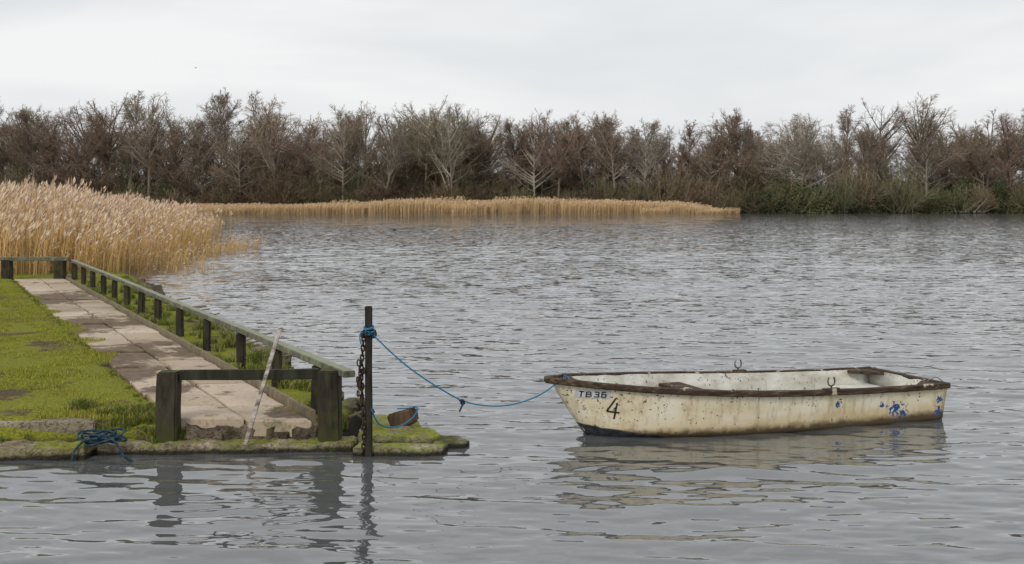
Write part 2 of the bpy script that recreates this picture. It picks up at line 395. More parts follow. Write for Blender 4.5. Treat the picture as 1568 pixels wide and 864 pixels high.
def rockmesh(c,s,seed,sub=3,amp=.35):
    bm=bmesh.new(); bmesh.ops.create_icosphere(bm,subdivisions=sub,radius=1)
    for v in bm.verts:
        q=v.co.copy(); r=1+amp*noise.noise(q*1.1+Vector((seed*5.3,seed,0)))+.15*noise.noise(q*3.5+Vector((seed,0,3)))
        v.co=Vector((max(-.75,min(.75,q.x*r)),max(-.75,min(.75,q.y*r)),max(-.6,min(.6,q.z*r))))
        v.co=Vector((v.co.x*s[0],v.co.y*s[1],v.co.z*s[2]))
    bmesh.ops.rotate(bm,verts=bm.verts,cent=(0,0,0),matrix=Matrix.Rotation(seed*1.3,3,'Z')@Matrix.Rotation(.3*math.sin(seed*3),3,'X'))
    vs=[(v.co.x+c[0],v.co.y+c[1],v.co.z+c[2]) for v in bm.verts]; fs=[[v.index for v in f.verts] for f in bm.faces]; bm.free(); return vs,fs
def rockgroup(name,items,mat):
    V=[];F=[]
    for k,(c,s) in enumerate(items):
        v,f=rockmesh(c,s,k+1.7+len(name)); b=len(V); V+=v; F+=[[i+b for i in q] for q in f]
    return meshobj(name,V,F,[mat],smooth=False)
# front rubble footing under the path
rough_prism('path_footing',[(-2.90,10.405),(-1.70,10.435),(-1.70,10.62),(-2.90,10.6)],-.1,.19,M_rock,amp=.045,cell=.035,bev=.02,fs=7,seed=17)
it=[]
for x in (-2.85,-2.6,-2.05,-1.82): it.append(((x,10.44,.10),(random.uniform(.07,.12),.06,random.uniform(.04,.07))))
rockgroup('rubble_stones',it,M_rock)
it=[]
for k in range(85):
    y=random.uniform(11.2,31); i=np.interp(y,sp[4:15,1],sp[4:15,0])
    x=i+random.uniform(-.45,.12); s=random.uniform(.05,.17)
    it.append(((x,y,random.uniform(0,.09)),(s*random.uniform(.8,1.6),s,s*random.uniform(.5,.8))))
it+=[((-7.9,25.6,.15),(.35,.3,.25)),((-8.3,26.6,.2),(.25,.25,.2)),((-3.25,15.6,.1),(.35,.25,.18)),((-1.65,12.3,.06),(.18,.12,.08))]
rockgroup('shore_rocks',it,M_rock)
beam('timber_stump',(-1.13,11.07,.10),(-.90,10.99,.19),.17,.15,M_stump,amp=.03,bev=.02,segs=6,seed=12)
# planks and debris on shore
deb=empty('driftwood')
for k in range(50):
    y=random.uniform(11.3,24); i=np.interp(y,sp[4:15,1],sp[4:15,0]); x=i+random.uniform(-.6,.05); a=random.uniform(0,3.14); L=random.uniform(.15,.6)
    beam('stick_%d'%k,(x,y,max(.02,zat(x,y))+.03),(x+math.cos(a)*L,y+math.sin(a)*L,max(.02,zat(x,y))+.07),random.uniform(.015,.04),.02,M_edge,deb,segs=3,seed=k)

# ---------------------------------------------------------------- RAILING
fence=empty('timber_railing')
def post(nm,x,y,w,z0,z1,mat=M_post,seed=0):
    return beam(nm,(x,y,z0),(x+random.uniform(-.01,.01),y,z1),w,w,mat,fence,up=(0,1,0),amp=.008,bev=.014,segs=10,seed=seed)
post('corner_post',-1.60,10.36,.195,.0,.705,seed=1); post('end_post',-3.03,10.36,.18,.02,.69,seed=2)
for k,y in enumerate([11.0,12.25,13.65,15.3,16.9,18.5,19.9,21.3,22.7,24.1,25.6,27.1]):
    x=-1.50-.5*(y-10.35)
    post('post_%d'%k,x,y,.095,-.05 if k else .05,.655,seed=k+3)
post('far_post_1',-12.45,29.0,.22,.0,.72,seed=20); post('far_post_2',-11.15,29.0,.24,.0,.70,seed=21); post('far_post_3',-10.75,28.9,.12,.0,.66,seed=22)
# top rail in lengths, butt-jointed
segsY=[10.16,13.65,16.9,19.9,22.7,25.6,29.1]
for k in range(6):
    a,b=segsY[k],segsY[k+1]-.006
    beam('top_rail_%d'%k,(-1.50-.5*(a-10.35),a,.69+.006*math.sin(k*2)),(-1.50-.5*(b-10.35),b,.69+.006*math.sin(k*2+2)),.105,.06,M_rail,fence,segs=24,seed=k+30)
beam('front_rail',(-2.935,10.36,.655),(-1.70,10.36,.665),.07,.088,M_railf,fence,segs=20,seed=40)
beam('far_rail',(-12.6,29.0,.74),(-10.92,29.02,.74),.16,.09,M_rail,fence,segs=10,seed=41)

# leaning measuring rod
rod=empty('leaning_metal_rod')
beam('shaft',(-2.30,10.13,.09),(-2.035,10.30,1.07),.032,.014,M_galv,rod,up=(0,-1,0),amp=.002,bev=.003,segs=16)
beam('flange',(-2.285,10.135,.09),(-2.02,10.305,1.07),.006,.030,M_galv,rod,up=(0,-1,0),amp=.001,bev=.001,segs=16)
beam('tip',(-2.055,10.298,1.065),(-2.0,10.298,1.075),.012,.012,M_galv,rod,segs=2)

# ---------------------------------------------------------------- MOORING POLE, CHAIN, ROPE
beam('mooring_pole',(-1.225,10.06,-.6),(-1.228,10.06,1.29),.058,.058,M_dark,up=(0,1,0),amp=.004,bev=.006,segs=20,seed=51)
def torus_link(c,ax,R,r,el,V,F):
    nu,nv=14,6; b=len(V); Z=Vector((0,0,1)); S=Vector(ax).normalized()
    for i in range(nu):
        a=2*math.pi*i/nu; off=Z*(math.sin(a)*R+ (el if math.sin(a)>0 else -el))+S*math.cos(a)*R*.8
        n=(Z*math.sin(a)+S*math.cos(a)).normalized(); bn=Z.cross(S)
        for j in range(nv):
            bb=2*math.pi*j/nv; q=Vector(c)+off+n*math.cos(bb)*r+bn*math.sin(bb)*r; V.append(tuple(q))
    for i in range(nu):
        for j in range(nv): F.append((b+i*nv+j,b+((i+1)%nu)*nv+j,b+((i+1)%nu)*nv+(j+1)%nv,b+i*nv+(j+1)%nv))
V=[];F=[]; z=1.06;k=0
while z>-.05:
    torus_link((-1.275+.012*math.sin(z*7),10.03+.01*math.cos(z*9),z),(1,.3,0) if k%2 else (.1,1,0),.017,.0065,.012,V,F); z-=.042;k+=1
for a in np.arange(0,6.28,.5):
    torus_link((-1.226+.052*math.cos(a),10.06+.052*math.sin(a),1.05+.012*math.sin(a*3)),(math.cos(a),math.sin(a),0),.016,.006,.004,V,F)
for k in range(14):
    torus_link((-1.29+random.uniform(-.025,.03),10.02+random.uniform(-.02,.02),.80-.02*k+random.uniform(-.02,.02)),(random.uniform(-1,1),random.uniform(-1,1),0),.016,.006,.01,V,F)
meshobj('mooring_chain',V,F,[M_chain],smooth=True)

mr=empty('mooring_rope')
pts=[(-1.19,10.02,1.055),(-1.05,10.03,.91),(-.85,10.08,.73),(-.62,10.18,.56),(-.43,10.3,.43),(-.25,10.4,.375),(-.05,10.5,.355),(.14,10.62,.385),(.30,10.72,.44),(.40,10.78,.51)]
rope('line',pts,.0065,M_rope,mr)
wr=[]
for i in range(60):
    a=i*.55; wr.append((-1.226+.043*math.cos(a),10.06+.043*math.sin(a),1.03+.0014*i+.008*math.sin(i*.9)))
rope('wraps',wr,.0075,M_rope,mr)
rope('tail',[(-1.24,10.02,1.06),(-1.285,10.01,1.08),(-1.30,10.0,1.03),(-1.285,10.01,.97)],.006,M_rope,mr)
rope('knot',[(-.46,10.285,.44),(-.43,10.27,.46),(-.41,10.29,.42),(-.44,10.3,.40),(-.45,10.28,.445),(-.42,10.28,.43),(-.455,10.28,.36),(-.46,10.28,.345)],.008,M_ropeold,mr)
rope('lower_loop',[(-1.20,10.03,.42),(-1.17,10.06,.30),(-1.10,10.2,.22),(-1.0,10.5,.17),(-.90,10.8,.20),(-.86,10.95,.28),(-.95,11.05,.24),(-1.08,11.08,.23)],.0065,M_rope,mr)

rp=empty('coiled_rope')
for k in range(6):
    c=(-3.50+random.uniform(-.08,.08),10.08+random.uniform(-.03,.05)); R=random.uniform(.09,.2); P_=[]
    ph=random.random()*6
    for i in range(16):
        a=ph+i*.5; P_.append((c[0]+R*math.cos(a)*1.1,c[1]+.5*R*math.sin(a)-.02,.14+.035*math.sin(a*1.3+k)+.02*k*.5))
    rope('loop_%d'%k,P_,.010,M_ropeold,rp)
rope('tail_1',[(-3.62,10.02,.17),(-3.70,9.96,.10),(-3.72,9.92,.0),(-3.71,9.9,-.1)],.010,M_ropeold,rp)
rope('tail_2',[(-3.50,10.05,.2),(-3.38,9.98,.17),(-3.30,9.92,.08),(-3.25,9.88,.02),(-3.1,9.85,-.03)],.010,M_ropeold,rp)

# ---------------------------------------------------------------- ROWING BOAT
boat=empty('rowing_boat',(.367,10.85,0)); th=math.radians(21.6); boat.rotation_euler=(0,0,th)
LB=4.07
def bhalf(s):
    u=max(0,min(s/2.0,1)); b=.05+.61*(1-(1-u)**2.1)**.8
    if s>2: b-=.06*((s-2)/2.07)**2
    return b
def zg(s): return .35+.20*(1-s/LB)**2
def zk(s): return -.16+.15*math.exp(-s/.35)
def hull(s,v,inset=0):
    v=max(0.,min(1.,v)); g,k=zg(s),zk(s)
    z=k+(g-k)*v
    tt=bhalf(s)*(.87+.13*v)*min(1,v/.30)**.5*(1-.42*(1-v)*math.exp(-s/.9))
    x=s+.36*(1-v)**1.15*math.exp(-s/.45)-.03*(1-v)*(s/LB)**6
    return x,max(0,tt-inset),z
def hull_at(x,z,off=.003):
    s=x
    for _ in range(25):
        v=(z-zk(s))/(zg(s)-zk(s)); s=s+(x-hull(s,v)[0])*.6
        s=max(0,s)
    v=(z-zk(s))/(zg(s)-zk(s)); q=hull(s,v)
    return (q[0],-(q[1]+off),z)
ss=[LB*(i/70)**1.25 for i in range(71)]; vv=[(j/26)**1.3 for j in range(27)]
V=[];F=[]
for side in(-1,1):
    b=len(V)
    for s in ss:
        for v in vv:
            x,tt,z=hull(s,v); dent=.004*noise.noise(Vector((x*2.5,side*3,z*4))); V.append((x,side*(tt+dent if v>.1 else tt),z))
    n=len(vv)
    for i in range(len(ss)-1):
        for j in range(n-1):
            q=[b+i*n+j,b+(i+1)*n+j,b+(i+1)*n+j+1,b+i*n+j+1]
            F.append(q if side<0 else q[::-1])
n=len(vv); off=len(ss)*n
for j in range(n-1):
    e=(len(ss)-1)*n
    F.append([e+j,off+e+j,off+e+j+1,e+j+1]); F.append([j,j+1,off+j+1,off+j])
M_hull,t=newmat('hull_paint',.42,.45); p=t.coord('Object'); X,Y,Zc=t.sep(p)
n1=t.noise(t.mapping(p,(1.2,1.2,3)),1.6,5,.6); n2=t.noise(t.mapping(p,(6,6,1.0)),2.4,5,.7)
c=t.ramp(n1,[(.3,(.64,.55,.35)),(.5,(.78,.71,.52)),(.7,(.86,.83,.71))])
c=t.mix(t.math('MULTIPLY',t.step(Zc,.24,.02),.65),c,(.56,.39,.16))
c=t.mix(t.math('MULTIPLY',t.step(n2,.46,.68),.5),c,(.38,.27,.14))
# waterline grime
gl=t.step(t.math('ADD',Zc,t.math('MULTIPLY',t.noise(p,9,4,.7),-.11)),.06,-.02)
c=t.mix(t.math('MULTIPLY',gl,.94),c,(.06,.04,.02))
# rusty drips below the rail
dr=t.math('MULTIPLY',t.step(t.noise(t.mapping(p,(9,9,.6)),2.6,3,.6),.56,.68),t.step(Zc,.12,.42))
c=t.mix(t.math('MULTIPLY',dr,.5),c,(.22,.14,.07))
# chips
sp1=t.noise(t.mapping(p,(1,1,1.2)),34,2,.5); dens=t.math('MULTIPLY',t.noise(p,1.9,2),.20)
top=t.math('MULTIPLY',t.step(Zc,.18,.45),.05); bowx=t.math('MULTIPLY',t.step(X,1.3,.2),.03)
thr=t.math('SUBTRACT',.808,t.math('ADD',dens,t.math('ADD',top,bowx)))
chip=t.step(t.math('SUBTRACT',sp1,thr),0,.015)
c=t.mix(chip,c,t.ramp(t.noise(p,13,2),[(.45,(.03,.028,.025)),(.6,(.02,.05,.12)),(.7,(.10,.06,.03))]))
# blue scuffs where older paint shows
for (cx,cz,r) in ((3.42,.14,.085),(3.52,.10,.075),(2.72,.245,.06),(3.98,.07,.06),(3.98,.2,.05),(3.25,.2,.035)):
    dd=t.vmath('DISTANCE',t.comb(X,0,Zc),(cx,0,cz))
    f=t.math('SUBTRACT',t.math('SUBTRACT',1,t.math('DIVIDE',dd,r)),t.math('MULTIPLY',t.math('SUBTRACT',t.noise(p,34,3,.6),.42),4.6))
    c=t.mix(t.step(f,.0,.12),c,(.02,.08,.25))
# dark antifoul at the forefoot
af=t.step(t.math('SUBTRACT',t.math('SUBTRACT',.20,t.math('MULTIPLY',X,.17)),t.math('ADD',Zc,t.math('MULTIPLY',t.noise(p,7,4),.04))),0,.008)
c=t.mix(af,c,t.ramp(t.noise(p,14,4),[(.4,(.012,.016,.024)),(.7,(.06,.07,.075))]))
t.put(t.b.inputs['Base Color'],c); t.put(t.b.inputs['Normal'],t.bump(t.math('ADD',n1,t.math('MULTIPLY',chip,-.15)),.25,.01))
meshobj('hull',V,F,[M_hull],boat,smooth=True)
# inner skin
M_in,t=newmat('boat_interior',.5,.4); p=t.coord('Object')
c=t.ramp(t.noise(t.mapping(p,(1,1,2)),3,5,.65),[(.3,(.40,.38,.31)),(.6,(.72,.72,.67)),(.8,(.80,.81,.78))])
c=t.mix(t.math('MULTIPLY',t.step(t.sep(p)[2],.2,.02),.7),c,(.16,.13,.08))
c=t.mix(t.step(t.noise(p,30,2),.66,.69),c,(.10,.08,.06))
t.put(t.b.inputs['Base Color'],c)
V=[];F=[]; si=[.10+(LB-.15)*(i/50) for i in range(51)]; n=14
for side in(-1,1):
    b=len(V)
    for s in si:
        v0=(.05-zk(s))/(zg(s)-zk(s))
        for j in range(n):
            x,tt,z=hull(s,v0+(1-v0)*j/(n-1),.035); x=s+(x-s)*.9; V.append((x,side*tt,z))
    for i in range(len(si)-1):
        for j in range(n-1):
            q=[b+i*n+j,b+(i+1)*n+j,b+(i+1)*n+j+1,b+i*n+j+1]; F.append(q[::-1] if side<0 else q)
m2=len(si)*n
for i in range(len(si)-1): F.append([i*n,(i+1)*n,m2+(i+1)*n,m2+i*n][::-1])
e=(len(si)-1)*n
for j in range(n-1): F.append([e+j,m2+e+j,m2+e+j+1,e+j+1]); F.append([j,j+1,m2+j+1,m2+j])
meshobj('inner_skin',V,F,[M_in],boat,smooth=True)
# gunwale rail swept round the sheer
M_gun,t=newmat('gunwale_wood',.8,.25); p=t.coord('Object')
g=t.noise(t.mapping(p,(2.5,14,14)),2,5,.7)
c=t.ramp(g,[(.36,(.022,.015,.010)),(.56,(.070,.045,.028)),(.74,(.20,.15,.10))])
c=t.mix(t.step(t.noise(p,7,4),.64,.68),c,(.42,.37,.30))
t.put(t.b.inputs['Base Color'],c); t.put(t.b.inputs['Normal'],t.bump(g,.7,.01))
path=[(s,-bhalf(s),zg(s)) for s in reversed(ss) if s>.02]+[(-.02,-.05,zg(0)),(-.035,0,zg(0)),(-.02,.05,zg(0))]+[(s,bhalf(s),zg(s)) for s in ss if s>.02]
V=[];F=[]
cs=[(-.034,.010),(-.028,.016),(.024,.016),(.034,.008),(.034,-.030),(.026,-.038),(-.028,-.038),(-.034,-.03)]
for i,q in enumerate(path):
    a=Vector(path[max(0,i-1)]); b=Vector(path[min(len(path)-1,i+1)]); tg=(b-a); tg.z=0; tg.normalize(); nrm=Vector((-tg.y,tg.x,0))
    nrm=nrm if nrm.dot(Vector((0,q[1],0)) if abs(q[1])>.06 else Vector((-1,0,0)))>0 else -nrm
    wob=.004*noise.noise(Vector((q[0]*5,q[1]*5,1)))
    for (u_,z_) in cs: V.append(tuple(Vector(q)+nrm*(u_+wob)+Vector((0,0,z_+wob))))
k=len(cs)
for i in range(len(path)-1):
    for j in range(k): F.append((i*k+j,i*k+(j+1)%k,(i+1)*k+(j+1)%k,(i+1)*k+j))
F.append(list(range(k))); F.append(list(range((len(path)-1)*k,len(path)*k)))
o=meshobj('gunwale',V,F,[M_gun],boat); fix_normals(o)
bt=bhalf(LB)
beam('transom_cap',(LB-.012,-bt+.035,zg(LB)-.010),(LB-.012,bt-.035,zg(LB)-.010),.075,.045,M_gun,boat,segs=12,seed=60)
# knees at the stern corners and breasthook at the bow
for sd in(-1,1):
    rough_prism('quarter_knee_%s'%('near' if sd<0 else 'far'),[(LB-.055,sd*(bt-.04)),(LB-.055,sd*(bt-.30)),(LB-.11,sd*(bt-.27)),(LB-.34,sd*(bt-.075)),(LB-.34,sd*(bt-.04))],zg(LB)-.03,zg(LB)+.002,M_gun,boat,amp=.003,cell=.06,bev=.003,seed=61)
rough_prism('breasthook',[(0,-.03),(.30,-.235),(.26,-.10),(.24,0),(.26,.10),(.30,.235),(0,.03)],zg(.1)-.035,zg(.1)-.008,M_gun,boat,amp=.003,cell=.06,bev=.003,seed=62)
# thwarts
def thwart(nm,s0,s1,z,mat):
    b=min(bhalf(s0),bhalf(s1))-.065
    rough_prism(nm,[(s0,-b),(s1,-b),(s1,b),(s0,b)],z-.03,z,mat,boat,amp=.003,cell=.08,bev=.004,seed=63)
thwart('centre_thwart',1.42,1.66,.345,M_gun); thwart('stern_seat',3.45,3.98,.20,M_in); thwart('bow_seat',.62,.9,.30,M_in)
beam('floor_keelson',(.7,0,.07),(3.9,0,.07),.09,.04,M_gun,boat,segs=12,seed=64)
for k_,s in enumerate((.95,1.5,2.1,2.7,3.3)):
    for sd in(-1,1):
        q0=hull(s,.45,.045); q1=hull(s,.9,.045)
        beam('rib_%d_%s'%(k_,'n' if sd<0 else 'f'),(q0[0],sd*q0[1],q0[2]),(q1[0],sd*q1[1],q1[2]),.03,.02,M_in,boat,up=(1,0,0),segs=3)
# rowlocks
M_gm,t=newmat('galvanised_steel',.45,.6); t.b.inputs['Metallic'].default_value=.7
t.put(t.b.inputs['Base Color'],t.ramp(t.noise(t.coord('Object'),40,3),[(.4,(.07,.055,.045)),(.7,(.28,.26,.24))]))
for sd,s in((-1,2.62),(1,2.42)):
    y0=sd*(bhalf(s)); z0=zg(s)+.01; nm='near' if sd<0 else 'far'
    pt=[(s+.042*math.cos(a)*(1.0 if abs(math.cos(a))<.9 else .92),y0,z0+.085+.046*math.sin(a)) for a in np.linspace(math.radians(128),math.radians(412),18)]
    rope('rowlock_horn_'+nm,pt,.0075,M_gm,boat)
    rope('rowlock_pin_'+nm,[(s,y0,z0-.02),(s,y0,z0+.02),(s,y0,z0+.042)],.009,M_gm,boat)
    beam('rowlock_block_'+nm,(s-.09,y0,z0+.008),(s+.09,y0,z0+.008),.06,.022,M_gun,boat,segs=3)
# transom ring and little line at the stern
rope('stern_line',[(LB-.3,-bt+.05,.37),(LB-.2,-bt+.0,.41),(LB-.13,-bt+.02,.44),(LB-.05,-bt,.37)],.004,M_gm,boat)
rope('bow_ring',[(.10,-.02,.55),(.07,-.05,.60),(.12,-.08,.60),(.14,-.05,.55)],.005,M_gm,boat)
rope('painter_hitch',[(.09,-.07,.57),(.06,-.11,.52),(.10,-.16,.50),(.14,-.10,.57),(.1,-.05,.58)],.006,M_rope,boat)
# number plate, lettering, painted numeral -- follow the hull skin
M_plate,t=newmat('plate_white',.5,.4); t.put(t.b.inputs['Base Color'],t.ramp(t.noise(t.coord('Object'),22,3),[(.35,(.38,.40,.42)),(.6,(.60,.63,.66))]))
M_ink,t=newmat('black_paint',.6,.3); t.put(t.b.inputs['Base Color'],t.ramp(t.noise(t.coord('Object'),50,3),[(.5,(.015,.015,.017)),(.7,(.12,.10,.08))]))
def skin(nm,pts,faces,x0,z0,off,mat,slant=0):
    meshobj(nm,[hull_at(x0+a,z0+b,off) for a,b in pts],faces,[mat],boat)
pw,ph=.275,.078; gxn=10
pts=[(pw*i/gxn,ph*j/2) for j in range(3) for i in range(gxn+1)]
fs=[(j*(gxn+1)+i,j*(gxn+1)+i+1,(j+1)*(gxn+1)+i+1,(j+1)*(gxn+1)+i) for j in range(2) for i in range(gxn)]
skin('number_plate',pts,fs,.165,.385,.006,M_plate)
def strokes(nm,segs,w_,x0,z0,off,sc=1):
    pts=[];fs=[]
    for (a,b) in segs:
        a=Vector(a)*sc;b=Vector(b)*sc;d_=(b-a).normalized();n_=Vector((-d_.y,d_.x))*w_/2; m_=6
        base=len(pts)
        for i in range(m_+1):
            q=a+(b-a)*i/m_; pts+= [tuple(q-n_),tuple(q+n_)]
        for i in range(m_): fs.append((base+2*i,base+2*i+2,base+2*i+3,base+2*i+1))
    skin(nm,pts,fs,x0,z0,off,M_ink)
h_=.048
T=[((0,h_),(.038,h_)),((.019,h_),(.019,0))]
B=[((.055,0),(.055,h_)),((.055,h_-.003),(.082,h_-.003)),((.055,.025),(.084,.025)),((.055,.003),(.084,.003)),((.084,h_-.005),(.084,.028)),((.088,.023),(.088,.003))]
th3=[((.11,h_-.003),(.14,h_-.003)),((.118,.026),(.14,.026)),((.11,.003),(.14,.003)),((.142,h_),(.142,.0))]
s6=[((.165,h_-.002),(.165,0)),((.165,h_-.003),(.193,h_-.003)),((.165,.026),(.193,.026)),((.165,.003),(.193,.003)),((.195,.028),(.195,.0))]
strokes('plate_lettering',T+B+th3+s6,.010,.188,.396,.010,1.1)
strokes('hull_number',[((.055,.20),(-.005,.075)),((-.005,.075),(.10,.06)),((.07,.155),(.062,.0))],.016,.435,.19,.004)

# ---------------------------------------------------------------- GRASS
def blades(nm,n,R,h0,h1,wd,mat,lean=.5,square=True):
    a=rng.uniform(0,6.28,n)
    if square: px=rng.uniform(-R,R,n); py=rng.uniform(-R,R,n)
    else: rr=R*np.sqrt(rng.random(n)); aa=rng.uniform(0,6.28,n); px=rr*np.cos(aa); py=rr*np.sin(aa)
    h=rng.uniform(h0,h1,n); l=rng.uniform(0,lean,n)*h; la=rng.uniform(0,6.28,n)
    V=np.zeros((n,5,3)); dx=np.cos(a)*wd/2; dy=np.sin(a)*wd/2
    V[:,0]=np.stack([px-dx,py-dy,np.full(n,-.02)],1); V[:,1]=np.stack([px+dx,py+dy,np.full(n,-.02)],1)
    mx=px+np.cos(la)*l*.3; my=py+np.sin(la)*l*.3
    V[:,2]=np.stack([mx+dx*.8,my+dy*.8,h*.6],1); V[:,3]=np.stack([mx-dx*.8,my-dy*.8,h*.6],1)
    V[:,4]=np.stack([px+np.cos(la)*l,py+np.sin(la)*l,h],1)
    F=[]
    for i in range(n): b=i*5; F.append((b,b+1,b+2,b+3)); F.append((b+3,b+2,b+4))
    me=bpy.data.meshes.new(nm); me.from_pydata(V.reshape(-1,3).tolist(),[],F); me.materials.append(mat); return me
lawn=empty('lawn_grass')
pm=[blades('grass_patch',1100,.36,.005,.020,.006,M_grass,1.2,False) for _ in range(4)]
k=0; y=10.8
while y<29:
    x=-.52*y-.6
    while x<pathL(y)-.2:
        xx,yy=x+random.uniform(-.15,.15),y+random.uniform(-.15,.15)
        q=noise.noise(Vector((xx*.75,yy*.75,5)))+.35*noise.noise(Vector((xx*2.2,yy*2.2,5)))
        if q>-.16:
            inst('patch_%d'%k,random.choice(pm),(xx,yy,zat(xx,yy)+.003),random.uniform(0,6),(1,1,random.uniform(.7,1.4)),lawn); k+=1
        x+=.48
    y+=.48
tf=empty('bank_grass_tufts')
tm=[blades('tuft',170,.10,.05,.16,.007,M_tuft,1.1,False) for _ in range(4)]
k=0
def tuft(x,y,s):
    global k
    inst('tuft_%d'%k,random.choice(tm),(x,y,max(.0,zat(x,y))),random.uniform(0,6),(s,s,s*random.uniform(.7,1.1)),tf); k+=1
for _ in range(300):   # waterside strip
    y=10.9+18*random.random()**1.2; i=np.interp(y,sp[4:15,1],sp[4:15,0]); lo=pathR(y)+.12
    x=random.uniform(lo,max(lo+.1,i-.12)); 
    if noise.noise(Vector((x*.9,y*.9,0)))>-.15: tuft(x,y,random.uniform(.5,1.0))
for _ in range(110):  # edges of path
    y=random.uniform(10.5,28); tuft(pathL(y)-random.uniform(-.03,.12),y,random.uniform(.15,.42))
for _ in range(60):
    y=10.45+random.random()*.4; x=random.uniform(-5.4,-3.0); 
    if not(x<-3.68 and y>10.28): tuft(x,y,random.uniform(.3,.55))
for _ in range(40): tuft(random.uniform(-3.75,-3.1),random.uniform(10.42,10.8),random.uniform(.25,.6))
for _ in range(25): tuft(random.uniform(-5.4,-3.65),random.uniform(10.2,10.32),random.uniform(.25,.5))
for _ in range(18): a=random.random()*6.3; tuft(-3.03+.14*math.cos(a),10.38+.12*math.sin(a),random.uniform(.4,.7))
for _ in range(12): a=random.random()*6.3; tuft(-1.6+.15*math.cos(a),10.40+.12*math.sin(a),random.uniform(.3,.5))
for _ in range(9): tuft(random.uniform(-4.05,-3.9),random.uniform(10.9,11.05),random.uniform(.6,.9))
# moss in paving joints
for _ in range(110):
    y=random.uniform(10.6,22); tuft(pathR(y)-.61+random.uniform(-.02,.02),y,random.uniform(.10,.24))

# ---------------------------------------------------------------- REEDS
def reedpatch(nm,n,Rx,Ry,h0,h1,wd,mat,plume=.5,pscale=1,leaves=2,pmat=None):
    V=[];F=[];MI=[]
    for _ in range(n):
        x,y=random.uniform(-Rx,Rx),random.uniform(-Ry,Ry); h=random.uniform(h0,h1)*random.uniform(.85,1); a=random.uniform(0,6.28)
        lx,ly=random.gauss(.06,.07)*h,random.gauss(0,.06)*h; dx,dy=math.cos(a)*wd/2,math.sin(a)*wd/2; b=len(V)
        for f in(0,.5,1):
            ox,oy=lx*f*f,ly*f*f; ww=1-.4*f; V+=[(x+ox-dx*ww,y+oy-dy*ww,h*f-.15*(f==0)),(x+ox+dx*ww,y+oy+dy*ww,h*f-.15*(f==0))]
        F+=[(b,b+1,b+3,b+2),(b+2,b+3,b+5,b+4)]; MI+=[0,0]
        for _l in range(leaves):
            f=random.uniform(.3,.9); la=random.uniform(0,6.28); L=random.uniform(.25,.5); b=len(V)
            px,py,pz=x+lx*f*f,y+ly*f*f,h*f
            ex,ey=math.cos(la),math.sin(la); w2=wd*.9
            V+=[(px-ey*w2*.3,py+ex*w2*.3,pz),(px+ey*w2*.3,py-ex*w2*.3,pz),(px+ex*L*.5+ey*w2*.6,py+ey*L*.5-ex*w2*.6,pz+L*.35),(px+ex*L*.5-ey*w2*.6,py+ey*L*.5+ex*w2*.6,pz+L*.35),(px+ex*L,py+ey*L,pz+L*random.uniform(0,.3))]
            F+=[(b,b+1,b+2,b+3),(b+3,b+2,b+4)]; MI+=[0,0]
        if random.random()<plume:
            tx,ty=x+lx,y+ly
            for q in range(5):
                ln=random.uniform(.10,.22)*pscale; pw_=.022*pscale; aa=random.uniform(0,6.28); zz=h-.05+q*.03; b=len(V)
                bx,by=math.cos(aa),math.sin(aa); sx_=.09*pscale*random.uniform(.3,1)
                V+=[(tx,ty,zz),(tx+sx_+bx*pw_,ty+by*pw_,zz+ln*.5),(tx+sx_*1.3+bx*.02,ty+by*.02,zz+ln),(tx+sx_*.6-bx*pw_,ty-by*pw_,zz+ln*.5)]
                F.append((b,b+1,b+2,b+3)); MI.append(1)
    me=bpy.data.meshes.new(nm); me.from_pydata(V,[],F); me.materials.append(mat); me.materials.append(pmat or M_plume); me.polygons.foreach_set('material_index',MI); return me
rb=empty('reed_bed')
rm=[reedpatch('reeds',95,.6,.6,1.5,2.4,.014,M_reed,.34) for _ in range(5)]
rs=[reedpatch('reeds_sparse',26,.7,.6,.9,1.9,.013,M_reed,.3,pscale=.7,leaves=1) for _ in range(3)]
# reed bed outline (x right edge as a function of y)
ey=[30.5,33,35,38,42,46,50,54,60,70,90,120,165]
ex=[-12.0,-11.0,-11.1,-11.7,-12.4,-12.9,-13.0,-13.1,-17,-22,-31,-44,-62]
k=0; y=31.0
while y<75:
    xr=np.interp(y,ey,ex); x=-.50*y-1.5; st=.85 if y<45 else 1.1
    while x<xr:
        edge=xr-x; s=1.0 if edge>3.5 else .66+.34*edge/3.5
        if edge<1.2 and random.random()<.5: mshs=rs
        else: mshs=rm
        s*=1.0+.2*noise.noise(Vector((x*.3,y*.3,0)))+random.uniform(-.07,.07)
        if x<-.36*y: s*=1.10
        inst('clump_%d'%k,random.choice(mshs),(x+random.uniform(-.3,.3),y+random.uniform(-.3,.3),-.05),random.choice([0,.3,-.3,.15]),(1,1,s),rb); k+=1
        x+=st
    y+=st*1.05
for _ in range(30): # outlying stems in the water
    y=random.uniform(32.5,54); xr=np.interp(y,ey,ex); inst('outlier_%d'%k,random.choice(rs),(xr+random.uniform(.2,1.6),y,-.1),random.uniform(-.3,.3),(1.1,1,random.uniform(.2,.6)),rb); k+=1
fb=empty('distant_reed_belt')
fm=[reedpatch('far_reeds',400,2.2,1.0,1.5,2.7,.05,M_reedfar,.5,pscale=1.5,leaves=1,pmat=M_plumef) for _ in range(5)]
k=0
for (d0,x0,x1) in ((187.5,-62,25),(189,-70,32),(191,-75,34.5),(193,-80,34)):
    x=x0
    while x<x1:
        s=np.interp(x,[-80,-40,-25,-15,18,34],[.58,.58,.68,.84,.84,.62])*(1+.4*noise.noise(Vector((x*.13,d0,0))))
        if x>x1-6: s*=.5+.5*(x1-x)/6
        inst('belt_%d'%k,random.choice(fm),(x+random.uniform(-.8,.8),d0+.8*math.sin(x*.15)+.6*math.sin(x*.41)+random.uniform(-.5,.5),-.1),random.uniform(-.15,.15),(1,1,s),fb); k+=1; x+=3.4
